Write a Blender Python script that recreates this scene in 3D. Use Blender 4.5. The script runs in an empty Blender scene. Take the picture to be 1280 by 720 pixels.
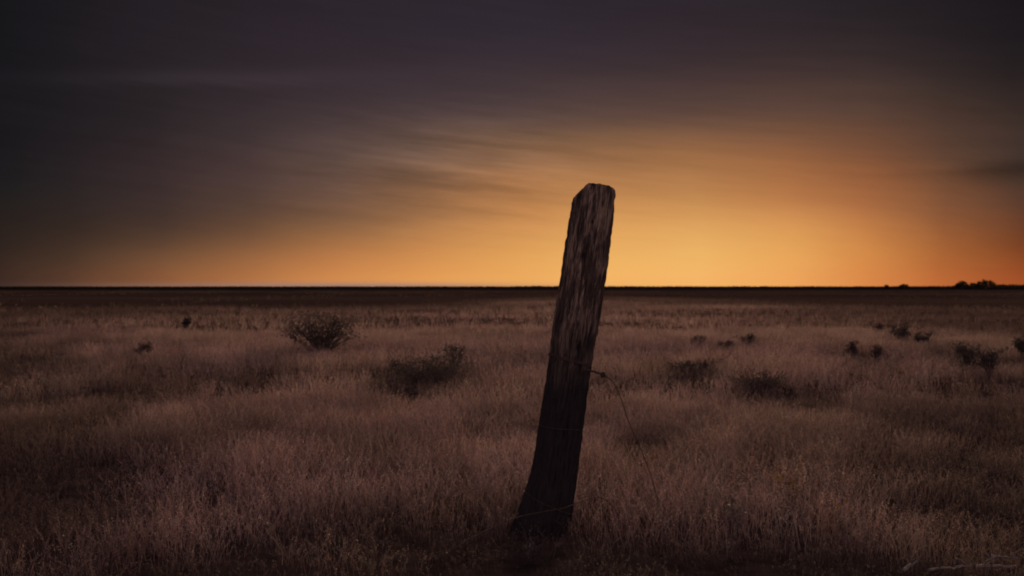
import bpy, math, random
import numpy as np
from mathutils import Vector, noise, Matrix

R = math.radians
scene = bpy.context.scene
COL = scene.collection
FPX = 1244.0            # focal length in pixels of a 1280 wide frame
CAMH = 1.05
HOR = 358.0
POST_Y = 4.2
rng = np.random.default_rng(11)
random.seed(5)

def px(x, y, Y):
    """photo pixel at depth Y -> world point"""
    return Vector(((x - 640) / FPX * Y, Y, CAMH - (y - HOR) / FPX * Y))

def lin(c):
    out = []
    for v in c:
        v = v / 255.0
        out.append(v / 12.92 if v <= 0.04045 else ((v + 0.055) / 1.055) ** 2.4)
    return out

# ------------------------------------------------------------------ helpers
def mesh_obj(name, verts, faces, mat, parent=None, smooth=False):
    me = bpy.data.meshes.new(name)
    me.from_pydata([tuple(v) for v in verts], [], faces)
    me.update()
    if smooth:
        me.polygons.foreach_set('use_smooth', [True] * len(me.polygons))
    o = bpy.data.objects.new(name, me)
    COL.objects.link(o)
    if mat: me.materials.append(mat)
    if parent: o.parent = parent
    return o

def fast_mesh(name, co, tris, mat, tint=None):
    me = bpy.data.meshes.new(name)
    n, t = len(co), len(tris)
    me.vertices.add(n); me.vertices.foreach_set('co', co.astype(np.float32).ravel())
    me.loops.add(t * 3); me.loops.foreach_set('vertex_index', tris.astype(np.int32).ravel())
    me.polygons.add(t)
    me.polygons.foreach_set('loop_start', np.arange(0, t * 3, 3, dtype=np.int32))
    me.update(calc_edges=True)
    if tint is not None:
        a = me.attributes.new('tint', 'FLOAT_COLOR', 'POINT')
        c4 = np.ones((n, 4), np.float32); c4[:, :3] = tint
        a.data.foreach_set('color', c4.ravel())
    me.materials.append(mat)
    o = bpy.data.objects.new(name, me)
    COL.objects.link(o)
    return o

def empty(name, loc):
    o = bpy.data.objects.new(name, None)
    o.empty_display_size = 0.1
    o.location = loc
    COL.objects.link(o)
    return o

def tag(o, label=None, cat=None, group=None, kind=None):
    if label: o['label'] = label
    if cat: o['category'] = cat
    if group: o['group'] = group
    if kind: o['kind'] = kind

def tube(points, radii, n=6, V=None, F=None, cap=True):
    if V is None: V, F = [], []
    pts = [Vector(p) for p in points]
    if not hasattr(radii, '__len__'): radii = [radii] * len(pts)
    up = Vector((0.13, 0.31, 0.94)).normalized()
    base = len(V)
    for i, p in enumerate(pts):
        d = (pts[min(i + 1, len(pts) - 1)] - pts[max(i - 1, 0)])
        if d.length < 1e-9: d = Vector((0, 0, 1))
        d.normalize()
        a = d.cross(up)
        if a.length < 1e-3: a = d.cross(Vector((1, 0, 0)))
        a.normalize(); b = d.cross(a)
        for k in range(n):
            t = 2 * math.pi * k / n
            V.append(p + (a * math.cos(t) + b * math.sin(t)) * radii[i])
    for i in range(len(pts) - 1):
        for k in range(n):
            k2 = (k + 1) % n
            F.append((base + i * n + k, base + i * n + k2, base + (i + 1) * n + k2, base + (i + 1) * n + k))
    if cap:
        F.append(tuple(base + k for k in range(n))[::-1])
        F.append(tuple(base + (len(pts) - 1) * n + k for k in range(n)))
    return V, F

def smooth_path(pts, sub=6):
    pts = [Vector(p) for p in pts]
    P = [pts[0]] + pts + [pts[-1]]
    out = []
    for i in range(1, len(P) - 2):
        for s in range(sub):
            t = s / sub
            p0, p1, p2, p3 = P[i - 1], P[i], P[i + 1], P[i + 2]
            out.append(0.5 * ((2 * p1) + (p2 - p0) * t + (2 * p0 - 5 * p1 + 4 * p2 - p3) * t * t + (3 * p1 - p0 - 3 * p2 + p3) * t ** 3))
    out.append(pts[-1])
    return out

# ------------------------------------------------------------------ numpy value noise
_perm = rng.random((256, 256))
def vnoise(x, y):
    xi = np.floor(x).astype(int); yi = np.floor(y).astype(int)
    fx = x - xi; fy = y - yi
    fx = fx * fx * (3 - 2 * fx); fy = fy * fy * (3 - 2 * fy)
    g = lambda a, b: _perm[a % 256, b % 256]
    return (g(xi, yi) * (1 - fx) + g(xi + 1, yi) * fx) * (1 - fy) + (g(xi, yi + 1) * (1 - fx) + g(xi + 1, yi + 1) * fx) * fy
def fbm(x, y, o=3):
    s = 0; a = 0.5; t = 0
    for k in range(o):
        s = s + a * vnoise(x * 2 ** k + 17.3 * k, y * 2 ** k + 5.1 * k); t += a; a *= 0.5
    return s / t
def ground_z(x, y):
    x = np.asarray(x, float); y = np.asarray(y, float)
    r = np.hypot(x, y)
    near = np.clip(1 - (r - 60) / 120, 0, 1)
    z = (fbm(x / 3.1 + 40, y / 3.1 + 12, 3) - 0.5) * 0.16 + (fbm(x / 14 + 3, y / 14 + 8, 2) - 0.5) * 0.22 * np.clip((r - 5) / 15, 0, 1)
    return z * near

# ------------------------------------------------------------------ materials
class NT:
    def __init__(self, tree):
        self.t = tree
    def n(self, typ, **kw):
        nd = self.t.nodes.new(typ)
        for k, v in kw.items():
            if k.startswith('i_'):
                key = k[2:]
                nd.inputs[int(key) if key.isdigit() else key.replace('_', ' ')].default_value = v
            else: setattr(nd, k, v)
        return nd
    def l(self, a, b): self.t.links.new(a, b)
    def val(self, s, x):
        if isinstance(x, (int, float)): s.default_value = x
        else: self.l(x, s)
    def m(self, op, a, b=0.0, c=None, clamp=False):
        nd = self.n('ShaderNodeMath', operation=op); nd.use_clamp = clamp
        self.val(nd.inputs[0], a); self.val(nd.inputs[1], b)
        if c is not None: self.val(nd.inputs[2], c)
        return nd.outputs[0]
    def mr(self, x, a, b, c=0.0, d=1.0, interp='LINEAR'):
        nd = self.n('ShaderNodeMapRange', interpolation_type=interp)
        self.val(nd.inputs[0], x)
        for i, v in enumerate((a, b, c, d)): nd.inputs[i + 1].default_value = v
        return nd.outputs[0]
    def mix(self, f, a, b, blend='MIX'):
        nd = self.n('ShaderNodeMix', data_type='RGBA', blend_type=blend)
        nd.clamp_factor = True
        self.val(nd.inputs[0], f)
        for s, v in ((nd.inputs[6], a), (nd.inputs[7], b)):
            if isinstance(v, (tuple, list)): s.default_value = (*v[:3], 1)
            else: self.l(v, s)
        return nd.outputs[2]

def material(name):
    m = bpy.data.materials.new(name); m.use_nodes = True
    m.node_tree.nodes.clear()
    N = NT(m.node_tree)
    out = N.n('ShaderNodeOutputMaterial')
    return m, N, out

def leaf_material(name, colour, colour2, trans=0.35, rough=0.6, use_tint=False, spec=0.2):
    m, N, out = material(name)
    if use_tint:
        a = N.n('ShaderNodeAttribute', attribute_name='tint')
        c = a.outputs['Color']
    else:
        tc = N.n('ShaderNodeTexCoord')
        no = N.n('ShaderNodeTexNoise', i_Scale=9.0, i_Detail=4.0)
        N.l(tc.outputs['Object'], no.inputs['Vector'])
        f = N.mr(no.outputs['Fac'], 0.35, 0.65)
        c = N.mix(f, colour, colour2)
    p = N.n('ShaderNodeBsdfPrincipled', i_Roughness=rough)
    p.inputs['Specular IOR Level'].default_value = spec
    N.l(c, p.inputs['Base Color'])
    t = N.n('ShaderNodeBsdfTranslucent'); N.l(c, t.inputs['Color'])
    mx = N.n('ShaderNodeMixShader'); mx.inputs[0].default_value = trans
    N.l(p.outputs[0], mx.inputs[1]); N.l(t.outputs[0], mx.inputs[2])
    N.l(mx.outputs[0], out.inputs['Surface'])
    return m

M_GRASS = leaf_material('dry_grass_blades', None, None, trans=0.45, rough=0.65, use_tint=True)
M_SHRUB = leaf_material('shrub_leaves', (0.065, 0.058, 0.052), (0.105, 0.088, 0.078), trans=0.3, spec=0.0)
M_SHRUBBROWN = leaf_material('brown_shrub_leaves', (0.11, 0.082, 0.070), (0.165, 0.122, 0.10), trans=0.3, spec=0.0)
M_TREE = leaf_material('far_tree_leaves', (0.022, 0.026, 0.018), (0.04, 0.04, 0.026), trans=0.1, spec=0.0)
M_WEEDY = leaf_material('yellow_weed_leaves', (0.13, 0.085, 0.035), (0.17, 0.11, 0.05), trans=0.35)
M_WEEDG = leaf_material('grey_weed_leaves', (0.075, 0.08, 0.065), (0.12, 0.12, 0.10), trans=0.3)

def bark_material(name, c1, c2):
    m, N, out = material(name)
    tc = N.n('ShaderNodeTexCoord')
    mp = N.n('ShaderNodeMapping'); mp.inputs['Scale'].default_value = (20, 20, 5)
    N.l(tc.outputs['Object'], mp.inputs['Vector'])
    no = N.n('ShaderNodeTexNoise', i_Scale=2.0, i_Detail=5.0); N.l(mp.outputs[0], no.inputs['Vector'])
    c = N.mix(N.mr(no.outputs['Fac'], 0.35, 0.65), c1, c2)
    p = N.n('ShaderNodeBsdfPrincipled', i_Roughness=0.9)
    N.l(c, p.inputs['Base Color']); N.l(p.outputs[0], out.inputs['Surface'])
    return m
M_BARK = bark_material('dark_twig_bark', (0.04, 0.03, 0.025), (0.09, 0.07, 0.055))
M_DEADWOOD = bark_material('pale_dead_wood', (0.09, 0.075, 0.065), (0.21, 0.18, 0.16))
M_STALK = bark_material('dry_stalk', (0.20, 0.15, 0.11), (0.34, 0.26, 0.20))

# rusty wire
def wire_material():
    m, N, out = material('rusty_wire')
    tc = N.n('ShaderNodeTexCoord')
    no = N.n('ShaderNodeTexNoise', i_Scale=60.0, i_Detail=4.0); N.l(tc.outputs['Object'], no.inputs['Vector'])
    c = N.mix(N.mr(no.outputs['Fac'], 0.35, 0.65), (0.03, 0.02, 0.016), (0.085, 0.055, 0.038))
    p = N.n('ShaderNodeBsdfPrincipled', i_Roughness=0.75, i_Metallic=0.1)
    N.l(c, p.inputs['Base Color']); N.l(p.outputs[0], out.inputs['Surface'])
    return m
M_WIRE = wire_material()

# ground
def ground_material():
    m, N, out = material('prairie_soil')
    g = N.n('ShaderNodeNewGeometry')
    sp = N.n('ShaderNodeSeparateXYZ'); N.l(g.outputs['Position'], sp.inputs[0])
    X, Y = sp.outputs[0], sp.outputs[1]
    def noi(scale, det=4.0, sx=1.0):
        mp = N.n('ShaderNodeMapping'); mp.inputs['Scale'].default_value = (sx, 1, 1)
        N.l(g.outputs['Position'], mp.inputs['Vector'])
        no = N.n('ShaderNodeTexNoise', i_Scale=scale, i_Detail=det); N.l(mp.outputs[0], no.inputs['Vector'])
        return no.outputs['Fac']
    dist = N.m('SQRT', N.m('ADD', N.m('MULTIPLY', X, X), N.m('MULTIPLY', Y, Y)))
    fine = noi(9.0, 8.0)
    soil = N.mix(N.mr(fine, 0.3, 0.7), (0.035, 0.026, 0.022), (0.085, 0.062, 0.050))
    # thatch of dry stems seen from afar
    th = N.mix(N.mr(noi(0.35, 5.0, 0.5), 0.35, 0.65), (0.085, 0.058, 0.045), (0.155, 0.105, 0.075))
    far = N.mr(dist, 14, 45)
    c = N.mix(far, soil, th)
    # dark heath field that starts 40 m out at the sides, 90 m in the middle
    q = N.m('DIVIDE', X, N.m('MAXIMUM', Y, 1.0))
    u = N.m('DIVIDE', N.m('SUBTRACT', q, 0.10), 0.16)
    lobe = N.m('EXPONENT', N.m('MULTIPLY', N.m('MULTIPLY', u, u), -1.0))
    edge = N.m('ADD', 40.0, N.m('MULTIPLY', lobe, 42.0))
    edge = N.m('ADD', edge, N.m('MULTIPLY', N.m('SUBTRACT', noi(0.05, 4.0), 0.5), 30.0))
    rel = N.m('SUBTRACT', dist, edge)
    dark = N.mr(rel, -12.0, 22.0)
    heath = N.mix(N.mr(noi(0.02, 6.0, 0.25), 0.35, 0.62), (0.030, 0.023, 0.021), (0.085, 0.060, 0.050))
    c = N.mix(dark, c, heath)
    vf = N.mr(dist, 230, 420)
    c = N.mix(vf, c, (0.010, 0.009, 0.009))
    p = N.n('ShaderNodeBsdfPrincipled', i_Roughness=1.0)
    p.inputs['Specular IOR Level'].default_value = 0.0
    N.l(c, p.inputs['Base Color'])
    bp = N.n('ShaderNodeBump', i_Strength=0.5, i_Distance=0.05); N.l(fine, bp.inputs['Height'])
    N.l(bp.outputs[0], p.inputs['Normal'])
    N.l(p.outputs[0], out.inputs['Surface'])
    return m

# weathered timber; object z runs up the post
def timber_material():
    m, N, out = material('weathered_timber')
    tc = N.n('ShaderNodeTexCoord')
    sp = N.n('ShaderNodeSeparateXYZ'); N.l(tc.outputs['Object'], sp.inputs[0])
    def noi(sx, sy, sz, scale=1.0, det=6.0, rough=0.55):
        mp = N.n('ShaderNodeMapping'); mp.inputs['Scale'].default_value = (sx, sy, sz)
        N.l(tc.outputs['Object'], mp.inputs['Vector'])
        no = N.n('ShaderNodeTexNoise', i_Scale=scale, i_Detail=det, i_Roughness=rough)
        N.l(mp.outputs[0], no.inputs['Vector']); return no.outputs['Fac']
    grain = noi(190, 190, 13)
    broad = noi(30, 30, 4.6)
    c = N.mix(N.mr(grain, 0.36, 0.62), (0.085, 0.062, 0.048), (0.38, 0.28, 0.20))
    c2 = N.mix(N.mr(grain, 0.36, 0.62), (0.024, 0.018, 0.015), (0.100, 0.073, 0.056))
    c = N.mix(N.mr(broad, 0.44, 0.54), c2, c)
    crack = N.mr(N.m('ABSOLUTE', N.m('SUBTRACT', noi(62, 62, 3.0, 1.0, 2.0, .4), 0.5)), 0.0, 0.022, 1.0, 0.0)
    crack2 = N.mr(N.m('ABSOLUTE', N.m('SUBTRACT', noi(150, 150, 7.0, 1.0, 2.0, .4), 0.5)), 0.0, 0.03, 0.7, 0.0)
    crack = N.m('MAXIMUM', crack, crack2)
    c = N.mix(N.m('MULTIPLY', crack, 0.85), c, (0.014, 0.010, 0.009))
    at = N.n('ShaderNodeAttribute', attribute_name='groove')
    c = N.mix(N.m('MULTIPLY', at.outputs['Fac'], 0.8), c, (0.02, 0.014, 0.012))
    # old creosote dip: darker below the upper wire, ragged edge
    edge = N.m('ADD', sp.outputs[2], N.m('MULTIPLY', N.m('SUBTRACT', noi(14, 14, 3), 0.5), 0.28))
    st = N.mr(edge, 0.62, 1.05)
    tar = N.mix(N.mr(grain, 0.3, 0.7), (0.008, 0.007, 0.008), (0.030, 0.024, 0.025))
    c = N.mix(N.mr(st, 0, 1, 1.0, 0.0), c, tar)
    p = N.n('ShaderNodeBsdfPrincipled', i_Roughness=0.85)
    p.inputs['Specular IOR Level'].default_value = 0.25
    N.l(c, p.inputs['Base Color'])
    bp = N.n('ShaderNodeBump', i_Strength=0.7, i_Distance=0.004); N.l(N.m('SUBTRACT', grain, crack), bp.inputs['Height'])
    N.l(bp.outputs[0], p.inputs['Normal'])
    N.l(p.outputs[0], out.inputs['Surface'])
    return m

# ------------------------------------------------------------------ ground sheet
def build_ground():
    seg = 320
    radii = [0.0]
    r = 0.6
    while r < 9000:
        radii.append(r); r *= 1.045
    nr = len(radii) - 1
    th = np.linspace(0, 2 * math.pi, seg, endpoint=False)
    RR = np.array(radii[1:])[:, None]
    x = RR * np.sin(th)[None, :]; y = RR * np.cos(th)[None, :]
    z = ground_z(x, y)
    co = np.stack([x.ravel(), y.ravel(), z.ravel()], 1)
    co = np.vstack([[0, 0, float(ground_z(0, 0))], co])
    F = []
    for k in range(seg): F.append((0, 1 + (k + 1) % seg, 1 + k))
    i = np.arange(nr - 1)[:, None]; k = np.arange(seg)[None, :]
    k2 = (k + 1) % seg
    a = 1 + i * seg + k; b = 1 + i * seg + k2; c = 1 + (i + 1) * seg + k2; d = 1 + (i + 1) * seg + k
    t1 = np.stack([a, b, c], -1).reshape(-1, 3); t2 = np.stack([a, c, d], -1).reshape(-1, 3)
    tris = np.vstack([np.array(F), t1, t2])
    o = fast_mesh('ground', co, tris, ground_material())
    o.data.flip_normals()
    o.data.polygons.foreach_set('use_smooth', [True] * len(o.data.polygons))
    tag(o, kind='structure')
build_ground()

# ------------------------------------------------------------------ grass
# dark grass patches: darker plants, plus painted edge vignette and post shadow: photo pixel centre, half widths
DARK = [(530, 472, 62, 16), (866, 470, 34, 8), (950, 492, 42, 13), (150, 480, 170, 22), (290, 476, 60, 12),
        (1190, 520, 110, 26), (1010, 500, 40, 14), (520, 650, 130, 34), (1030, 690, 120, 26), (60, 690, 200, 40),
        (1250, 640, 110, 50), (330, 690, 160, 25), (480, 700, 160, 26), (1160, 700, 120, 26), (30, 560, 50, 70), (840, 545, 50, 12), (590, 660, 100, 36), (690, 690, 80, 26), (655, 640, 40, 26), (640, 748, 1100, 80), (-60, 590, 190, 190), (1340, 580, 200, 170), (1120, 575, 60, 18)]  # side and bottom entries paint edge falloff, post-foot entries paint its shadow
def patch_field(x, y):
    """0..1 darkness of grass at ground position: darker plants, painted vignette and shadow"""
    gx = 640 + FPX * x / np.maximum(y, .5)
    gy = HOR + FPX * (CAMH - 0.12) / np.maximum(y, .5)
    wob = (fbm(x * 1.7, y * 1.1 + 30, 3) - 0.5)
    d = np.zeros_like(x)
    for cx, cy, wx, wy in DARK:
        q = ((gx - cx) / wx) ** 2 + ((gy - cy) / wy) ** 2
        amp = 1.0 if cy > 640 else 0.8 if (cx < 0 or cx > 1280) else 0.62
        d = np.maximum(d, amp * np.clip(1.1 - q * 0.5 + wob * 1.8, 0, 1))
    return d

def edge_dist(x, y):
    q = x / np.maximum(y, 1)
    return 40 + 42 * np.exp(-((q - 0.10) / 0.16) ** 2) + (fbm(x / 16, y / 16, 2) - 0.5) * 24

def grass(name, y0, y1, n_tuft, per, hgt, width, segs, head, label, group=None):
    # tuft positions, uniform over the wedge (wider than the view, for side steps)
    Yc = np.sqrt(rng.random(n_tuft) * (y1 ** 2 - y0 ** 2) + y0 ** 2)
    half = 0.56
    Xc = (rng.random(n_tuft) * 2 - 1) * (half * Yc + 1.2)
    clump = fbm(Xc * 1.3 + 9, Yc * 1.3 + 2, 3)
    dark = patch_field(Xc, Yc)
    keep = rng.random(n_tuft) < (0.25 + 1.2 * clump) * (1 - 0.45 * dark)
    # leave room for the post
    keep &= np.hypot(Xc - 0.14, Yc - POST_Y) > 0.12
    if name == 'heath': keep = fbm(Xc / 7, Yc / 22, 3) > 0.5
    else: keep &= np.hypot(Xc, Yc) < edge_dist(Xc, Yc) + 14 * rng.random(n_tuft) ** 2
    Xc, Yc, clump, dark = Xc[keep], Yc[keep], clump[keep], dark[keep]
    nt = len(Xc); nb = nt * per
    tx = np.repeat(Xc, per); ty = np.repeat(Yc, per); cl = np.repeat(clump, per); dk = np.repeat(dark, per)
    spread = 0.05 + 0.02 * (y0 > 10)
    ang = rng.random(nb) * 2 * math.pi; rad = spread * np.sqrt(rng.random(nb))
    bx = tx + rad * np.cos(ang); by = ty + rad * np.sin(ang); bz = ground_z(bx, by) - 0.01
    kind = fbm(tx * 0.45 + 50, ty * 0.45 + 70, 3)            # broad drift of plant kinds
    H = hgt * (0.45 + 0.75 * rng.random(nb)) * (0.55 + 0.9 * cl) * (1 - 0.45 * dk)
    tall = rng.random(nb) < 0.05
    H = np.where(tall, H * 1.35, H)
    lean = 0.15 + 0.55 * rng.random(nb) ** 1.5
    la = ang + rng.normal(0, 0.9, nb)
    lx, ly = np.cos(la), np.sin(la)
    fa = rng.random(nb) * math.pi                            # facing
    wx, wy = np.cos(fa), np.sin(fa)
    w = width * (0.6 + 0.8 * rng.random(nb))
    # colour: straw / pink-brown / rust / grey with a deep tint for dark plants and painted shade
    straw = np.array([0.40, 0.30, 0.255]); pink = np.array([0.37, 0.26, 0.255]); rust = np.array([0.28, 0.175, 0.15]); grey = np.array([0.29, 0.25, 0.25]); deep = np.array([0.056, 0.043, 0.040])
    r1 = np.repeat(rng.random(nt), per)[:, None]
    k = np.clip((kind[:, None] - 0.35) / 0.3, 0, 1)
    base = straw * k + pink * (1 - k)
    base = np.where(r1 < 0.2, rust, base); base = np.where(r1 > 0.88, grey, base)
    base = base * (0.65 + 0.6 * rng.random((nb, 1)))
    mot = np.clip((fbm(tx * 2.3 + 4, ty * 1.4 + 31, 3) - 0.32) / 0.3, 0, 1)[:, None]
    base = base * (0.66 + 0.38 * mot)
    pale = (rng.random(nb) < 0.03)[:, None]
    base = np.where(pale, np.array([0.5, 0.42, 0.34]), base)
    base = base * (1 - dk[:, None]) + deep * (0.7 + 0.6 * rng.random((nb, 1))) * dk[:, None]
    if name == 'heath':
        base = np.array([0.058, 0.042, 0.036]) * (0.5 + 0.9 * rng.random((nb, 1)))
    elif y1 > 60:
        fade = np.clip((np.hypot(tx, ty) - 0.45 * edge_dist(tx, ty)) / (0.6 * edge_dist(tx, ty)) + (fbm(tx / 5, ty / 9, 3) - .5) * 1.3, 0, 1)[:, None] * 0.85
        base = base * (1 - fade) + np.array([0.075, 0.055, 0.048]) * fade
    S = segs + 1
    t = np.linspace(0, 1, S)[None, :]
    cx = bx[:, None] + lx[:, None] * lean[:, None] * H[:, None] * t ** 1.8
    cy = by[:, None] + ly[:, None] * lean[:, None] * H[:, None] * t ** 1.8
    cz = bz[:, None] + H[:, None] * (t - 0.22 * lean[:, None] * t ** 3)
    ww = w[:, None] * (1 - 0.85 * t) * 0.5
    L = np.stack([cx - wx[:, None] * ww, cy - wy[:, None] * ww, cz], -1)
    Rr = np.stack([cx + wx[:, None] * ww, cy + wy[:, None] * ww, cz], -1)
    co = np.stack([L, Rr], 2).reshape(nb, S * 2, 3)
    b0 = (np.arange(nb) * S * 2)[:, None]
    T = []
    for s in range(segs):
        a = s * 2
        T.append(b0 + np.array([[a, a + 1, a + 3]])); T.append(b0 + np.array([[a, a + 3, a + 2]]))
    tris = np.stack(T, 1).reshape(-1, 3)
    co = co.reshape(-1, 3); tint = np.repeat(base, S * 2, 0)
    # seed heads: little husks along the top of some stems
    if head:
        sel = np.where(rng.random(nb) < head[0])[0]
        nh = head[1]; hs = len(sel)
        u = 0.62 + 0.42 * (np.arange(nh)[None, :] + rng.random((hs, nh))) / nh
        hx = bx[sel, None] + lx[sel, None] * lean[sel, None] * H[sel, None] * u ** 1.8
        hy = by[sel, None] + ly[sel, None] * lean[sel, None] * H[sel, None] * u ** 1.8
        hz = bz[sel, None] + H[sel, None] * (u - 0.22 * lean[sel, None] * u ** 3)
        oa = rng.random((hs, nh)) * 2 * math.pi
        ln = head[2] * (0.6 + 0.8 * rng.random((hs, nh)))
        dirx = np.cos(oa) * 0.75; diry = np.sin(oa) * 0.75; dirz = 0.15 + 0.8 * (rng.random((hs, nh)) - 0.3)
        p0 = np.stack([hx, hy, hz], -1)
        D = np.stack([dirx, diry, dirz], -1) * ln[..., None]
        Wd = np.stack([-np.sin(oa), np.cos(oa), rng.normal(0, .6, (hs, nh))], -1) * (head[3] * 0.5)
        q = np.stack([p0, p0 + D * 0.55 + Wd, p0 + D, p0 + D * 0.55 - Wd], 2).reshape(-1, 3)
        nq = hs * nh
        b = (len(co) + np.arange(nq) * 4)[:, None]
        tr = np.stack([b + np.array([[0, 1, 2]]), b + np.array([[0, 2, 3]])], 1).reshape(-1, 3)
        tintH = np.repeat(np.repeat(base[sel] * 1.2, nh, 0) * (0.75 + 0.5 * rng.random((nq, 1))), 4, 0)
        co = np.vstack([co, q]); tris = np.vstack([tris, tr]); tint = np.vstack([tint, np.clip(tintH, 0, .6)])
    o = fast_mesh(name, co, tris, M_GRASS, tint)
    tag(o, label, 'grass', group, 'stuff')
    return o

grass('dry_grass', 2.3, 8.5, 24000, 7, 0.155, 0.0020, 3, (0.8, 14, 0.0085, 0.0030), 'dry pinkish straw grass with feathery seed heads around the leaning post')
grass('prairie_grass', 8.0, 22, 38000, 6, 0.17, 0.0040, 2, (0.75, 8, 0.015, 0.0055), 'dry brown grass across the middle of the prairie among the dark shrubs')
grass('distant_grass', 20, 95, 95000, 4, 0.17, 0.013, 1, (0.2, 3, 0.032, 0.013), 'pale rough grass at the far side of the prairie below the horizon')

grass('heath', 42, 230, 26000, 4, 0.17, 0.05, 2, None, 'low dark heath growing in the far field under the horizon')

# ------------------------------------------------------------------ post
POST_L = 1.490
YAW = R(24)
def post_half(z):
    """apparent half width (across the view) up the post"""
    pts = [(-0.3, .104), (0.0, .098), (0.12, .096), (0.30, .0945), (0.5, .0915), (0.70, .0900), (0.95, .0950), (1.15, .0965), (1.33, .0925), (1.5, .0885)]
    for (a, va), (b, vb) in zip(pts, pts[1:]):
        if z <= b:
            t = (z - a) / (b - a); t = t * t * (3 - 2 * t)
            return va + (vb - va) * t
    return pts[-1][1]
def sect(th):
    """unit cross-section (rough squared log), apparent half width 1"""
    t = th - YAW
    n = 4.2
    r = (abs(math.cos(t)) ** n + abs(math.sin(t)) ** n) ** (-1 / n)
    return r
_mx = max(sect(2 * math.pi * k / 720) * math.cos(2 * math.pi * k / 720) for k in range(720))
def groove(th, z):
    """ridged vertical checks, 0..1"""
    g = noise.noise(Vector((math.cos(th) * 4.2, math.sin(th) * 4.2, z * 1.3 + 5)))
    g2 = noise.noise(Vector((math.cos(th) * 10, math.sin(th) * 10, z * 3.1 + 9)))
    a = max(0, 1 - abs(g) / 0.06); b = max(0, 1 - abs(g2) / 0.09)
    return min(1, a * 0.9 + b * 0.5)
KN = [(-1.75, 1.18, .022), (-1.35, 0.80, .016), (-2.1, 0.55, .02), (-1.0, 1.05, .013), (-1.55, 1.33, .012)]
def post_r(th, z, g=None):
    hw = post_half(z) / _mx
    r = sect(th) * hw
    if g is None: g = groove(th, z)
    c, s = math.cos(th), math.sin(th)
    r -= 0.012 * g
    r += 0.0035 * noise.noise(Vector((c * 2.2, s * 2.2, z * 3.0))) + 0.0035 * noise.noise(Vector((c * 9, s * 9, z * 7))) + 0.0035 * noise.noise(Vector((c * 16, s * 16, z * 34)))
    if c < 0 and z < 0.27:                          # root flare on the left
        r += 0.052 * (-c) ** 1.8 * ((0.27 - z) / 0.27) ** 1.35 * (1 + .25 * noise.noise(Vector((c * 6, s * 6, z * 14))))
    return r
def top_z(x):
    z = POST_L
    if x < -0.034: z -= (-0.034 - x) * 1.15
    if x > 0.058: z -= (x - 0.058) ** 1.4 * 2.2
    return z
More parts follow.
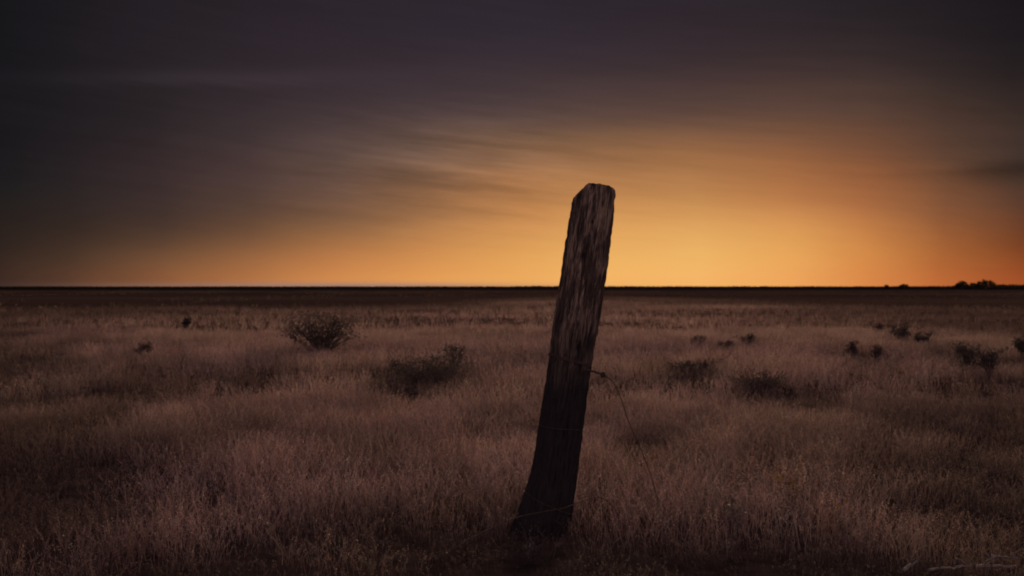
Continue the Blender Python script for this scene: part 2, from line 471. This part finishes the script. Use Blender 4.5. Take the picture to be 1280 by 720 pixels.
def build_post():
    root = empty('fence_post', px(682, 672, POST_Y)); root.location.z = float(ground_z(0.14, 4.2)) * 0 + px(682, 668, POST_Y).z
    root.rotation_euler = (R(-2.0), R(8.35), 0)
    tag(root, 'weathered split timber fence post leaning right, with old wire tied around it', 'fence post')
    nt, nz = 120, 330
    V, G = [], []
    for j in range(nz + 1):
        t = j / nz
        for i in range(nt):
            th = 2 * math.pi * i / nt
            z = -0.3 + t * (POST_L + 0.3)
            g = groove(th, z)
            rr = post_r(th, z, g)
            x = rr * math.cos(th); y = rr * math.sin(th)
            # rounded, worn crown
            e = (POST_L - z)
            if e < 0.008: 
                k = 1 - (1 - e / 0.008) ** 2 * 0.10
                x *= k; y *= k
            zt = top_z(x) + 0.014 * noise.noise(Vector((x * 40, y * 40, 3))) - 0.014 * g
            z2 = z if z < 1.2 else 1.2 + (z - 1.2) * (zt - 1.2) / (POST_L - 1.2)
            dk = 0
            for (ka, kz, kr) in KN:
                dth = math.atan2(math.sin(th - ka), math.cos(th - ka)) * 0.09
                d = math.hypot(dth, (z - kz) * 0.6) / kr
                if d < 1.6: dk = max(dk, math.exp(-d * d * 3))
            f = 1 - 0.012 * dk / max(rr, .05)
            V.append((x * f, y * f, z2)); G.append(min(1, g * 0.9 + dk))
    F = []
    for j in range(nz):
        for i in range(nt):
            i2 = (i + 1) % nt
            F.append((j * nt + i, j * nt + i2, (j + 1) * nt + i2, (j + 1) * nt + i))
    # top cap: concentric rings, rough end grain
    last = nz * nt; prev = last
    for q in (0.8, 0.6, 0.4, 0.2):
        st = len(V)
        for i in range(nt):
            x, y, z = V[last + i]
            V.append((x * q, y * q, top_z(x * q) + 0.008 * noise.noise(Vector((x * q * 50, y * q * 50, 1))) + 0.004)); G.append(0.3)
        for i in range(nt):
            i2 = (i + 1) % nt
            F.append((prev + i, prev + i2, st + i2, st + i))
        prev = st
    V.append((0, 0, top_z(0) + 0.003)); G.append(0.3)
    for i in range(nt): F.append((prev + i, prev + (i + 1) % nt, len(V) - 1))
    o = mesh_obj('timber', V, F, timber_material(), root, smooth=True)
    a = o.data.attributes.new('groove', 'FLOAT', 'POINT')
    a.data.foreach_set('value', G)
    # wire wraps, in post space
    def wrap(zc, tilt, turns, r, ph=0.0, lift=0.0025):
        P = []
        n = int(turns * 60)
        for k in range(n + 1):
            th = ph + 2 * math.pi * k / 60
            z = zc - tilt * math.cos(th) + 0.006 * k / 60
            rr = max(post_r(th + d, z, 0) for d in (-.06, 0, .06)) + lift + 0.0015 * math.sin(th * 5 + zc * 9)
            P.append((rr * math.cos(th), rr * math.sin(th), z))
        V, F = tube(P, r, 6)
        return mesh_obj('wire_wrap', V, F, M_WIRE, root, smooth=True)
    wrap(0.735, 0.012, 1.9, 0.0028)
    wrap(0.452, -0.004, 1.1, 0.0014, 0.4)
    wrap(0.13, 0.03, 1.2, 0.0014, 1.0)
    # staple that holds the upper wire
    sx, sz = math.cos(-1.7), 0.737
    rr = post_r(-1.7, sz, 0)
    p = Vector((rr * math.cos(-1.7), rr * math.sin(-1.7), sz))
    V, F = tube(smooth_path([p + Vector((0, .006, -.014)), p + Vector((0, -.006, -.010)), p + Vector((0, -.008, 0)), p + Vector((0, -.006, .012)), p + Vector((0, .006, .016))], 4), 0.0018, 6)
    mesh_obj('staple', V, F, M_WIRE, root, smooth=True)
build_post()

# ------------------------------------------------------------------ loose wires
def loose_wires():
    a = px(738, 464, POST_Y)
    root = empty('loose_wire', a)
    tag(root, 'rusty wire with a knotted end sticking out right of the post, then drooping into grass', 'wire')
    def loc(p): return Vector(p) - a
    P = [px(734, 463, 4.15), px(741, 464, 4.17), px(747, 466, 4.18), px(752, 468, 4.18)]
    V, F = tube([loc(p) for p in smooth_path(P, 5)], 0.0045, 7)
    mesh_obj('twisted_tail', V, F, M_WIRE, root, smooth=True)
    # knot: several small coils
    V, F = [], []
    c = loc(px(753.5, 468.5, 4.18))
    path = []
    for k in range(70):
        t = k / 70 * 2 * math.pi * 4.5
        path.append(c + Vector((0.004 * math.sin(t * 0.37) + (k / 70 - .5) * 0.014, 0.0085 * math.cos(t), 0.0085 * math.sin(t) + 0.003 * math.sin(t * .3))))
    tube(path, 0.0034, 6, V, F)
    mesh_obj('knot', V, F, M_WIRE, root, smooth=True)
    P = [px(754, 469, 4.18), px(764, 475, 4.19), px(772, 488, 4.2), px(779, 506, 4.22), px(785, 525, 4.26), px(797, 552, 4.3), px(812, 590, 4.36), px(830, 645, 4.42), px(850, 668, 4.48)]
    V, F = tube([loc(p) for p in smooth_path(P, 6)], 0.0022, 6)
    mesh_obj('drooping_strand', V, F, M_WIRE, root, smooth=True)
    P = [px(545, 700, 3.72), px(590, 672, 3.8), px(640, 649, 3.9), px(672, 641, 3.97), px(705, 635, 4.02), px(728, 626, 4.08), px(748, 622, 4.14), px(766, 632, 4.2), px(778, 660, 4.3)]
    V, F = tube(smooth_path(P, 6), 0.0020, 6)
    o = mesh_obj('loose_wire', V, F, M_WIRE, None, smooth=True)
    tag(o, 'slack old wire crossing low in front of the post base through the grass', 'wire')
loose_wires()

# ------------------------------------------------------------------ shrubs
def leaf_cloud(V, F, centres, nleaf, size, spread, rnd, flat=0.8):
    for c in centres:
        for _ in range(nleaf):
            d = Vector((rnd.gauss(0, 1), rnd.gauss(0, 1), rnd.gauss(0, flat))) * spread * 0.55
            p = c + d
            s = size * rnd.uniform(0.6, 1.4)
            u = Vector((rnd.gauss(0, 1), rnd.gauss(0, 1), rnd.gauss(0.5, 1))).normalized()
            w = u.cross(Vector((rnd.gauss(0, 1), rnd.gauss(0, 1), rnd.gauss(0, 1)))).normalized()
            b = len(V)
            V += [p, p + u * s * .5 + w * s * .28, p + u * s, p + u * s * .5 - w * s * .28]
            F.append((b, b + 1, b + 2, b + 3))

def shrub(name, cx, ybase, w_px, h_px, label, cat, group, mat, Y=None, seed=0, stems=9, leaf=0.03, nleaf=26, upright=0.5, dense=1.0):
    """cx: pixel column; ybase: pixel row where it meets the ground; sizes in pixels"""
    rnd = random.Random(seed + 100)
    if Y is None: Y = CAMH * FPX / (ybase - HOR)
    s = Y / FPX
    W, Hh = w_px * s, h_px * s
    x = (cx - 640) * s
    z0 = float(ground_z(x, Y))
    root = empty(name, (x, Y, z0))
    tag(root, label, cat, group)
    BV, BF, LV, LF = [], [], [], []
    tips = []
    for k in range(stems):
        a = 2 * math.pi * (k + rnd.random() * .7) / stems
        rad = W * 0.5 * rnd.uniform(0.25, 1.0)
        h = Hh * rnd.uniform(0.42, 1.08) * (1 - 0.35 * (rad / (W * .5)) ** 2 * (1 - upright))
        tip = Vector((math.cos(a) * rad, math.sin(a) * rad * 0.8, h))
        mid = Vector((tip.x * rnd.uniform(.3, .6), tip.y * .5, h * rnd.uniform(.4, .6)))
        pts = smooth_path([Vector((tip.x * .08, tip.y * .08, -0.02)), mid, tip], 4)
        tube(pts, [Hh * 0.018 * (1 - .75 * i / (len(pts) - 1)) + .0015 for i in range(len(pts))], 5, BV, BF)
        tips.append(tip); tips.append(mid.lerp(tip, .55))
        if k % 2: tips.append(mid)
        for _ in range(3):
            st = pts[rnd.randrange(4, len(pts))]
            e = st + Vector((rnd.gauss(0, 1) * W * .14, rnd.gauss(0, 1) * W * .14, Hh * rnd.uniform(.02, .22)))
            e.z = min(e.z, Hh * 1.08)
            tube([st, st.lerp(e, .5) + Vector((0, 0, .01 * Hh)), e], [Hh * .009 + .001, Hh * .006 + .001, .001], 4, BV, BF)
            tips.append(e)
    leaf_cloud(LV, LF, tips, int(nleaf * dense), leaf, min(W, Hh * 1.6) * 0.13, rnd)
    mesh_obj('branches', BV, BF, M_BARK, root)
    mesh_obj('foliage', LV, LF, mat, root)
    return root

G1 = 'dark shrubs scattered over the prairie'
shrub('sagebrush', 402, 448, 98, 50, 'largest dark bushy shrub, wide with ragged top, on the left half of the prairie', 'shrub', None, M_SHRUB, seed=1, stems=30, leaf=.036, nleaf=15, upright=.45)
shrub('sagebrush', 530, 482, 118, 38, 'low broad dark shrub mound between the largest shrub and the post', 'shrub', G1, M_SHRUB, seed=2, stems=24, leaf=.024, nleaf=16, upright=.3)
shrub('sagebrush', 568, 466, 28, 34, 'small upright sprig with separate finger-like stems, just behind the low dark mound', 'shrub', G1, M_SHRUB, seed=3, stems=8, leaf=.022, nleaf=18, upright=1)
shrub('sagebrush', 233, 411, 12, 16, 'tiny lone dark upright bush far off at left, at the dark field edge', 'shrub', G1, M_SHRUB, seed=4, stems=6, leaf=.05, nleaf=18)
shrub('sagebrush', 180, 452, 22, 20, 'small brownish bush at left, nearer than the tiny lone one', 'shrub', G1, M_SHRUBBROWN, seed=5, stems=7, leaf=.035, nleaf=14)
shrub('low_shrub', 866, 474, 66, 17, 'flat dark shrub just right of the drooping wire, wider than tall', 'shrub', G1, M_SHRUB, seed=6, stems=16, leaf=.022, nleaf=17, upright=.2)
shrub('low_shrub', 950, 498, 74, 24, 'flat dark shrub nearest to the camera on the right of the post', 'shrub', G1, M_SHRUB, seed=7, stems=18, leaf=.019, nleaf=16, upright=.3)
shrub('low_shrub', 872, 440, 16, 13, 'leftmost of three small bushes in a row beyond the flat shrubs', 'shrub', G1, M_SHRUBBROWN, seed=8, stems=7, leaf=.035, nleaf=15)
shrub('low_shrub', 909, 446, 22, 13, 'middle one of three small bushes in a row beyond the flat shrubs', 'shrub', G1, M_SHRUBBROWN, seed=9, stems=7, leaf=.035, nleaf=15)
shrub('low_shrub', 935, 441, 24, 14, 'rightmost of three small bushes in a row beyond the flat shrubs', 'shrub', G1, M_SHRUB, seed=10, stems=8, leaf=.035, nleaf=15)
shrub('sagebrush', 1126, 431, 28, 21, 'rounded dark bush at right, left neighbour of a smaller twiggy one', 'shrub', G1, M_SHRUB, seed=11, stems=11, leaf=.03, nleaf=18)
shrub('sagebrush', 1153, 440, 20, 20, 'smaller twiggy dark bush at right, beside and nearer than the rounded one', 'shrub', G1, M_SHRUB, seed=12, stems=8, leaf=.03, nleaf=16)
shrub('sagebrush', 1098, 419, 13, 12, 'faint small bush farthest off above the rounded bush at right', 'shrub', G1, M_SHRUBBROWN, seed=13, stems=6, leaf=.045, nleaf=14)
shrub('sagebrush', 1066, 452, 14, 18, 'left one of a pair of small dull bushes right of the post', 'shrub', G1, M_SHRUBBROWN, seed=14, stems=6, leaf=.03, nleaf=22)
shrub('sagebrush', 1097, 454, 16, 16, 'right one of a pair of small dull bushes right of the post', 'shrub', G1, M_SHRUBBROWN, seed=15, stems=6, leaf=.03, nleaf=22)
shrub('sagebrush', 1209, 472, 36, 36, 'dark leafy bush with flat spreading top near the right side, left of its twin', 'shrub', G1, M_SHRUB, seed=16, stems=9, leaf=.026, nleaf=22, upright=1)
shrub('sagebrush', 1236, 478, 28, 38, 'narrow dark bush close against the flat-topped bush near the right side', 'shrub', G1, M_SHRUB, seed=17, stems=7, leaf=.026, nleaf=22, upright=1)
shrub('sagebrush', 1279, 452, 24, 28, 'dark bush cut off by the right edge of the picture', 'shrub', G1, M_SHRUB, seed=18, stems=9, leaf=.03, nleaf=21)

# ------------------------------------------------------------------ weeds and dead stalks near the camera
def weed(name, x, y, Y, hm, label, mat, seed, stems=5, leaves=10, leaf=.02):
    rnd = random.Random(seed)
    p = px(x, y, Y); gz = float(ground_z(p.x, Y))
    root = empty(name, (p.x, Y, gz)); tag(root, label, 'weed')
    BV, BF, LV, LF = [], [], [], []
    hm = p.z - gz if hm is None else hm
    for k in range(stems):
        a = rnd.uniform(0, 6.28); r = hm * rnd.uniform(.1, .45)
        tip = Vector((math.cos(a) * r, math.sin(a) * r, hm * rnd.uniform(.7, 1)))
        pts = smooth_path([Vector((0, 0, -.01)), Vector((tip.x * .25, tip.y * .25, tip.z * .5)), tip], 5)
        tube(pts, [.0022 * (1 - .6 * i / len(pts)) for i in range(len(pts))], 5, BV, BF)
        for q in pts[3:]:
            leaf_cloud(LV, LF, [q], max(1, leaves // 5), leaf, leaf * 1.2, rnd)
    mesh_obj('stems', BV, BF, M_STALK, root); mesh_obj('leaves', LV, LF, mat, root)
weed('yellow_weed', 990, 585, 4.6, None, 'dull yellow-brown leafy weed standing in grass right of the post', M_WEEDY, 3, 7, 14, .022)
weed('yellow_weed', 1048, 622, 4.25, None, 'smaller yellow-brown weed nearer the camera, right of the taller yellow one', M_WEEDY, 8, 5, 10, .02)
weed('grey_weed', 918, 628, 4.2, None, 'pale grey-green weed with small round leaves in the right foreground', M_WEEDG, 5, 8, 14, .017)
weed('grey_weed', 660, 678, 3.75, None, 'grey-green weed growing in front of the foot of the post', M_WEEDG, 6, 5, 10, .014)

def stalk(x0, y0, x1, y1, Y, label, seed):
    rnd = random.Random(seed)
    a, b = px(x0, y0, Y), px(x1, y1, Y)
    g = Vector((a.x + (a.x - b.x) * .6, Y, float(ground_z(a.x, Y)) - .01))
    V, F = [], []
    pts = smooth_path([g, a, a.lerp(b, .6) + Vector((0, 0, .006)), b], 5)
    tube(pts, [.0030 - .0017 * i / len(pts) for i in range(len(pts))], 5, V, F)
    for k in range(3):
        s = pts[5 + k * 3]
        e = s + Vector((rnd.uniform(-.03, .03), rnd.uniform(-.02, .02), rnd.uniform(.02, .045)))
        tube([s, s.lerp(e, .5) + Vector((.003, 0, 0)), e], [.0015, .0012, .0008], 4, V, F)
    o = mesh_obj('dead_stalk', V, F, M_STALK, None); tag(o, label, 'stalk', 'bare dead stalks in the foreground grass')
stalk(962, 612, 941, 590, 4.25, 'bare dead stalk leaning left beside the grey-green weed', 1)
stalk(990, 640, 972, 632, 4.0, 'short bare stalk bent left below the yellow weed', 2)
stalk(905, 560, 898, 520, 5.0, 'tall thin dead stalk left of the yellow weed', 3)
stalk(592, 520, 586, 490, 5.6, 'thin dead stalk standing left of the post', 4)

# fallen sticks in the right foreground
def stick(pts_px, Y, rad, label, seed, twigs=3):
    rnd = random.Random(seed)
    P = smooth_path([px(x, y, Y + dy) for x, y, dy in pts_px], 6)
    V, F = [], []
    n = len(P)
    P = [p + Vector((rnd.gauss(0, .0015), rnd.gauss(0, .002), rnd.gauss(0, .0015))) for p in P]
    tube(P, [rad * (1 - .6 * i / n) * rnd.uniform(.85, 1.15) for i in range(n)], 7, V, F)
    for k in range(twigs):
        s = P[rnd.randrange(2, n - 2)]
        e = s + Vector((rnd.uniform(-.05, .05), rnd.uniform(-.04, .02), rnd.uniform(.0, .04)))
        tube([s, s.lerp(e, .5) + Vector((0, 0, .006)), e], [rad * .5, rad * .4, rad * .2], 5, V, F)
    o = mesh_obj('fallen_stick', V, F, M_DEADWOOD, None, smooth=True)
    tag(o, label, 'stick', 'pale dead sticks lying in the lower right grass')
stick([(1129, 713, 0), (1137, 708, .03), (1146, 702, .06)], 3.30, .007, 'stubby pale stick, leftmost of the dead sticks at lower right', 1, 2)
stick([(1160, 712, .0), (1180, 710, .02), (1198, 709, .02), (1216, 706, .04)], 3.30, .0045, 'thin pale stick lying level between the stubby stick and the two right ones', 2, 4)
stick([(1222, 708, 0), (1240, 707, .02), (1270, 708, .04)], 3.32, .0065, 'pale stick lying nearest the lower right corner', 3, 3)
stick([(1232, 693, 0), (1238, 696, .01), (1250, 696, .03), (1274, 698, .05)], 3.45, .006, 'pale forked stick just behind the one nearest the lower right corner', 4, 3)

# ------------------------------------------------------------------ horizon trees
def far_tree(cx, ytop, w_px, Y, label, seed, name='round_tree', cat='tree', group='trees on the horizon at right'):
    rnd = random.Random(seed)
    s = Y / FPX
    W = w_px * s; top = CAMH + (HOR - ytop) * s
    root = empty(name, ((cx - 640) * s, Y, 0)); tag(root, label, cat, group)
    BV, BF, LV, LF = [], [], [], []
    tube([(0, 0, -.1), (0.05, 0, top * .3), (0, 0, top * .6)], [W * .035, W * .028, W * .015], 7, BV, BF)
    cs = []
    for k in range(64):
        a = rnd.uniform(0, 6.28); q = rnd.random() ** .5
        r = W * .43 * q
        z = top * (.22 + .72 * (rnd.random() ** .6) * math.sqrt(max(0.03, 1 - q * q)))
        c = Vector((math.cos(a) * r, math.sin(a) * r, z)); cs.append(c)
        if k < 8: tube([(0, 0, top * .25), c * .5 + Vector((0, 0, top * .15)), c], [W * .015, W * .01, W * .004], 5, BV, BF)
    leaf_cloud(LV, LF, cs, 60, top * .10, min(W * .10, top * .11), rnd)
    mesh_obj('trunk', BV, BF, M_BARK, root); mesh_obj('crown', LV, LF, M_TREE, root)
far_tree(1202, 351.0, 19, 420, 'left one of two round-topped trees side by side on the horizon at right', 1)
far_tree(1232, 349.6, 26, 420, 'right and larger one of two round-topped trees side by side on the horizon', 2)
far_tree(1216, 353.6, 16, 430, 'low scrubby tree filling the gap between the two round-topped horizon trees', 6)
far_tree(1130, 354.8, 15, 420, 'small low tree on the horizon left of the two round-topped ones', 3)
far_tree(1108, 355.6, 6, 420, 'tiniest tree on the horizon, left of the small low one', 4)

def treeline():
    Vc, T = [], []
    rnd = np.random.default_rng(4)
    co = []; tr = []
    n = 9000
    az = rnd.uniform(-0.62, 0.62, n); Y = rnd.uniform(640, 700, n)
    gx = 640 + FPX * np.tan(az)
    top = 0.35 + 0.9 * (fbm(gx / 30., gx * 0 + 3., 3) - .4)
    top = np.where((gx > 1244), 2.3 + 0.5 * fbm(gx / 9., gx * 0, 2), top)
    top = np.where((gx > 1175) & (gx <= 1244), 0.9, top)
    top = np.where(gx < 640, top * .5, top)
    H = CAMH + np.maximum(top, 0.0) * Y / FPX
    z = H * rnd.random(n) ** .6
    x = np.tan(az) * Y
    s = 0.30 + .25 * rnd.random(n)
    a = rnd.random(n) * 6.28
    for k in range(n):
        dx, dy = math.cos(a[k]) * s[k] * 2.2, math.sin(a[k]) * s[k] * 2.2
        co += [(x[k] - dx, Y[k] - dy, z[k] * .6 - .1), (x[k] + dx, Y[k] + dy, z[k] * .6 - .1), (x[k] + dx * .5, Y[k] + dy * .5 + .1, z[k] + s[k] * .15), (x[k] - dx * .5, Y[k] - dy * .5, z[k] + s[k] * .1)]
        tr += [(4 * k, 4 * k + 1, 4 * k + 2), (4 * k, 4 * k + 2, 4 * k + 3)]
    o = fast_mesh('far_scrub', np.array(co), np.array(tr), M_TREE)
    tag(o, 'thin black line of far-off scrub and hedges along the whole horizon', 'scrub', None, 'stuff')
treeline()

# ------------------------------------------------------------------ sky
YS = [0, 60, 120, 160, 200, 240, 280, 320, 350]
XS = [0, 200, 420, 640, 870, 1080, 1275]
TAB = {
 0:    [(23,23,26),(24,24,27),(27,26,29),(27,26,28),(28,27,30),(34,32,31),(42,34,30),(52,39,32),(60,42,35)],
 200:  [(37,33,37),(41,35,40),(44,38,40),(47,40,42),(54,42,44),(62,49,47),(72,54,45),(110,76,53),(134,86,56)],
 420:  [(44,38,44),(50,42,48),(60,49,53),(78,63,62),(92,72,64),(104,78,66),(138,98,66),(188,125,74),(212,142,80)],
 640:  [(46,40,48),(53,45,53),(72,58,60),(98,76,66),(132,97,71),(170,118,75),(205,145,85),(230,167,92),(240,174,96)],
 870:  [(45,39,45),(52,42,48),(78,60,57),(116,83,63),(155,107,70),(192,136,82),(224,166,96),(242,186,105),(249,186,106)],
 1080: [(38,34,38),(52,42,44),(80,61,54),(106,76,60),(138,92,62),(166,108,68),(205,140,80),(228,156,82),(236,156,84)],
 1275: [(29,26,30),(36,31,34),(54,44,40),(74,56,48),(76,60,51),(92,66,53),(116,71,46),(148,84,44),(182,98,50)],
}
def catmull(xs, ys, x):
    if x <= xs[0]: return ys[0]
    if x >= xs[-1]: return ys[-1]
    for i in range(len(xs) - 1):
        if x <= xs[i + 1]: break
    def sl(j):
        if j <= 0: return (ys[1] - ys[0]) / (xs[1] - xs[0])
        if j >= len(xs) - 1: return (ys[-1] - ys[-2]) / (xs[-1] - xs[-2])
        return (ys[j + 1] - ys[j - 1]) / (xs[j + 1] - xs[j - 1])
    h = xs[i + 1] - xs[i]; t = (x - xs[i]) / h
    return ((2*t**3 - 3*t*t + 1) * ys[i] + (t**3 - 2*t*t + t) * h * sl(i) + (-2*t**3 + 3*t*t) * ys[i + 1] + (t**3 - t*t) * h * sl(i + 1))
def grade(c, X):
    r, g, b = c
    v = max(c)
    k = max(0.0, 1 - v / 130.0)
    g -= 0.6 * k; b -= 0.6 * k
    if X >= 1080:
        w = 0.5 if X == 1080 else 1.0
        if v > 100: g *= 1 - .07 * w; b *= 1 - .10 * w
        r *= 1 - .10 * w; g *= 1 - .10 * w; b *= 1 - .08 * w
    if v < 80: r, g, b = r * .95, g * .94, b * .96
    w = min(1, max(0, (v - 90) / 100)); g *= 1 - .035 * w; r *= 1 - .02 * w; b *= 1 - .03 * w
    return (r, g, b)
TAB = {X: [grade(c, X) for c in row] for X, row in TAB.items()}
def sky_at(az, el):
    """table colour (linear) for a direction"""
    gx = 640 + FPX * math.tan(max(min(az, 0.9), -0.9))
    gy = HOR - FPX * math.tan(el) / math.cos(az)
    gx = max(0, min(1275, gx)); gy = max(0, min(350, gy))
    out = []
    for ch in range(3):
        col = []
        for X in XS:
            row = [math.log(lin(c)[ch] ) for c in TAB[X]]
            col.append(catmull(YS, row, gy))
        out.append(math.exp(catmull(XS, col, gx)))
    return out

FILL = (0.58, 0.395, 0.445)     # fill glow added to the unseen sky behind the camera, brightens grass and post
ZEN = (0.050, 0.036, 0.052)
def build_world():
    w = bpy.data.worlds.new('World'); scene.world = w; w.use_nodes = True
    t = w.node_tree; t.nodes.clear(); N = NT(t)
    out = N.n('ShaderNodeOutputWorld'); bg = N.n('ShaderNodeBackground')
    tc = N.n('ShaderNodeTexCoord')
    sp = N.n('ShaderNodeSeparateXYZ'); N.l(tc.outputs['Generated'], sp.inputs[0])
    az = N.m('ARCTAN2', sp.outputs[0], sp.outputs[1])
    el = N.m('ARCSINE', sp.outputs[2])
    # cloud noise warps the lookup and streaks it
    tilt = N.m('ADD', el, N.m('MULTIPLY', az, 0.10))
    def streak(sa, se, seed, det=5.0, rough=0.55):
        cb = N.n('ShaderNodeCombineXYZ'); N.val(cb.inputs[0], N.m('MULTIPLY', az, sa)); N.val(cb.inputs[1], N.m('MULTIPLY', tilt, se)); cb.inputs[2].default_value = seed
        no = N.n('ShaderNodeTexNoise', i_Scale=1.0, i_Detail=det, i_Roughness=rough); N.l(cb.outputs[0], no.inputs['Vector'])
        return N.m('SUBTRACT', no.outputs['Fac'], 0.5)
    s1 = streak(3.2, 26, 3.3)
    s2 = streak(9.0, 120, 7.7)
    s3 = streak(5.0, 10, 1.2)
    low = N.mr(el, 0.0, 0.09)
    elw = N.m('ADD', el, N.m('MULTIPLY', N.m('MULTIPLY', s1, low), 0.035))
    azw = N.m('ADD', az, N.m('MULTIPLY', s3, 0.06))
    fac = N.mr(elw, 0.0, 0.36)
    azs = [math.atan((x - 640) / FPX) for x in (0, 90, 200, 310, 420, 530, 640, 755, 870, 975, 1080, 1180, 1275)]
    azs = [-0.95] + azs + [0.95]
    prev = None
    for i, a in enumerate(azs):
        cr = N.n('ShaderNodeValToRGB'); ramp = cr.color_ramp; ramp.interpolation = 'B_SPLINE'
        els = [0.0, .006, .014, .026, .04, .06, .08, .10, .125, .15, .175, .21, .25, .285]
        edge = abs(a) > .9
        while len(ramp.elements) < len(els) + 1: ramp.elements.new(0.5)
        for k, e in enumerate(els):
            if edge:
                c = sky_at(-.5 if a < 0 else .5, e); c = [v * (0.75 if a < 0 else .6) + 0.004 for v in c]
            else: c = sky_at(a, e)
            ramp.elements[k].position = e / .36; ramp.elements[k].color = (*c, 1)
        ramp.elements[len(els)].position = 1.0
        c = ramp.elements[len(els) - 1].color
        ramp.elements[len(els)].color = (c[0] * 1.0, c[1] * 1.0, c[2] * 1.0, 1)
        N.l(fac, cr.inputs[0])
        if prev is None: prev = cr.outputs[0]
        else: prev = N.mix(N.mr(azw, azs[i - 1], a), prev, cr.outputs[0])
    c = prev
    # named cloud streaks: (x, y, half width, half height, gain, slope)
    gain = N.m('ADD', 1.0, N.m('MULTIPLY', N.m('MULTIPLY', s2, N.mr(el, 0.02, .12, .1, 1)), 0.28))
    gain = N.m('ADD', gain, N.m('MULTIPLY', N.m('MULTIPLY', s1, low), 0.30))
    # torn, thin cloud left of the post top
    w4 = streak(6.0, 60, 11.0, 6.0, .6); w5 = streak(14, 190, 4.0, 5.0, .6)
    wa = N.m('DIVIDE', N.m('SUBTRACT', az, math.atan(-70 / FPX)), 190 / FPX); we = N.m('DIVIDE', N.m('SUBTRACT', el, 0.125), 0.055)
    env = N.m('EXPONENT', N.m('MULTIPLY', N.m('ADD', N.m('MULTIPLY', wa, wa), N.m('MULTIPLY', we, we)), -1.0))
    gain = N.m('ADD', gain, N.m('MULTIPLY', env, N.m('MAXIMUM', -0.16, N.m('ADD', 0.03, N.m('ADD', N.m('MULTIPLY', w4, 1.3), N.m('MULTIPLY', w5, .7))))))
    for (x, y, hx, hy, g, slope) in ((220, 98, 190, 9, .40, -0.065), (560, 206, 110, 7, .30, .10), (590, 232, 100, 9, -.05, .06), (600, 218, 120, 5, .18, .10), (520, 240, 110, 5, .12, .04), (470, 216, 60, 7, -.12, .0), (660, 190, 110, 16, .08, .1),
                                     (1262, 212, 55, 16, -.38, -.05), (1180, 216, 120, 5, -.08, 0), (560, 160, 150, 12, .08, -.1), (470, 268, 120, 12, -.08, 0)):
        a0 = math.atan((x - 640) / FPX); e0 = math.atan((HOR - y) / FPX * math.cos(a0))
        da = N.m('SUBTRACT', azw, a0)
        de = N.m('ADD', N.m('SUBTRACT', N.m('ADD', el, N.m('MULTIPLY', s2, .012)), e0), N.m('MULTIPLY', da, slope))
        qa = N.m('DIVIDE', da, hx / FPX); qe = N.m('DIVIDE', de, hy / FPX)
        gg = N.m('EXPONENT', N.m('MULTIPLY', N.m('ADD', N.m('MULTIPLY', qa, qa), N.m('MULTIPLY', qe, qe)), -1.0))
        gain = N.m('ADD', gain, N.m('MULTIPLY', gg, g))
    # low bank of mist on the skyline, left of the glow
    ma = N.m('DIVIDE', N.m('SUBTRACT', az, math.atan(-200 / FPX)), 230 / FPX); me_ = N.m('DIVIDE', el, 0.0038)
    mist = N.m('MULTIPLY', N.m('EXPONENT', N.m('MULTIPLY', N.m('ADD', N.m('MULTIPLY', ma, ma), N.m('MULTIPLY', me_, me_)), -1.0)), 0.75)
    c = N.mix(mist, c, (0.26, 0.19, 0.18))
    vm = N.n('ShaderNodeVectorMath', operation='SCALE'); N.l(c, vm.inputs[0]); N.l(gain, vm.inputs['Scale'])
    c = vm.outputs[0]
    # overhead sky, and the added fill glow behind the camera
    up = N.mr(el, 0.30, 0.9, interp='SMOOTHSTEP')
    c = N.mix(up, c, ZEN)
    back = N.m('MULTIPLY', N.mr(N.m('ABSOLUTE', az), 1.0, 2.2, interp='SMOOTHSTEP'), N.mr(el, 0.15, 1.3, 1, 0, 'SMOOTHSTEP'))
    c = N.mix(back, c, FILL)
    # physical sky of a sun on the horizon, faint at this hour
    sky = N.n('ShaderNodeTexSky', sky_type='NISHITA'); sky.sun_disc = False
    sky.sun_elevation = R(SUN_EL); sky.sun_rotation = R(SUN_AZ); sky.altitude = 0; sky.dust_density = 4
    add = N.n('ShaderNodeVectorMath', operation='MULTIPLY_ADD')
    N.l(sky.outputs[0], add.inputs[0]); add.inputs[1].default_value = (0.00006,) * 3; N.l(c, add.inputs[2])
    N.l(add.outputs[0], bg.inputs['Color']); bg.inputs['Strength'].default_value = 1.0
    N.l(bg.outputs[0], out.inputs['Surface'])

SUN_EL, SUN_AZ = 7.0, 10.5
build_world()

sl = bpy.data.lights.new('sun', 'SUN'); sl.energy = 3.2; sl.angle = R(16); sl.color = (1.0, 0.62, 0.36)
so = bpy.data.objects.new('sun', sl); COL.objects.link(so)
d = Vector((math.sin(R(SUN_AZ)) * math.cos(R(SUN_EL)), math.cos(R(SUN_AZ)) * math.cos(R(SUN_EL)), math.sin(R(SUN_EL))))
so.rotation_euler = (-d).to_track_quat('-Z', 'Y').to_euler()

# ------------------------------------------------------------------ camera
cd = bpy.data.cameras.new('camera'); cam = bpy.data.objects.new('camera', cd); COL.objects.link(cam)
cd.sensor_width = 36; cd.lens = 36 * FPX / 1280
cd.clip_start = 0.05; cd.clip_end = 20000
cam.location = (0, 0, CAMH); cam.rotation_euler = (R(90) - math.atan((HOR - 360) / FPX) * -1, 0, 0)
cd.dof.use_dof = True; cd.dof.focus_distance = 4.25; cd.dof.aperture_fstop = 4.5
scene.camera = cam

scene.render.engine = 'CYCLES'
scene.view_settings.view_transform = 'Standard'
scene.view_settings.look = 'None'
scene.view_settings.exposure = 0.0
scene.view_settings.gamma = 1.0
scene.render.resolution_x = 1024; scene.render.resolution_y = 576
try: scene.cycles.filter_width = 1.9
except Exception: pass
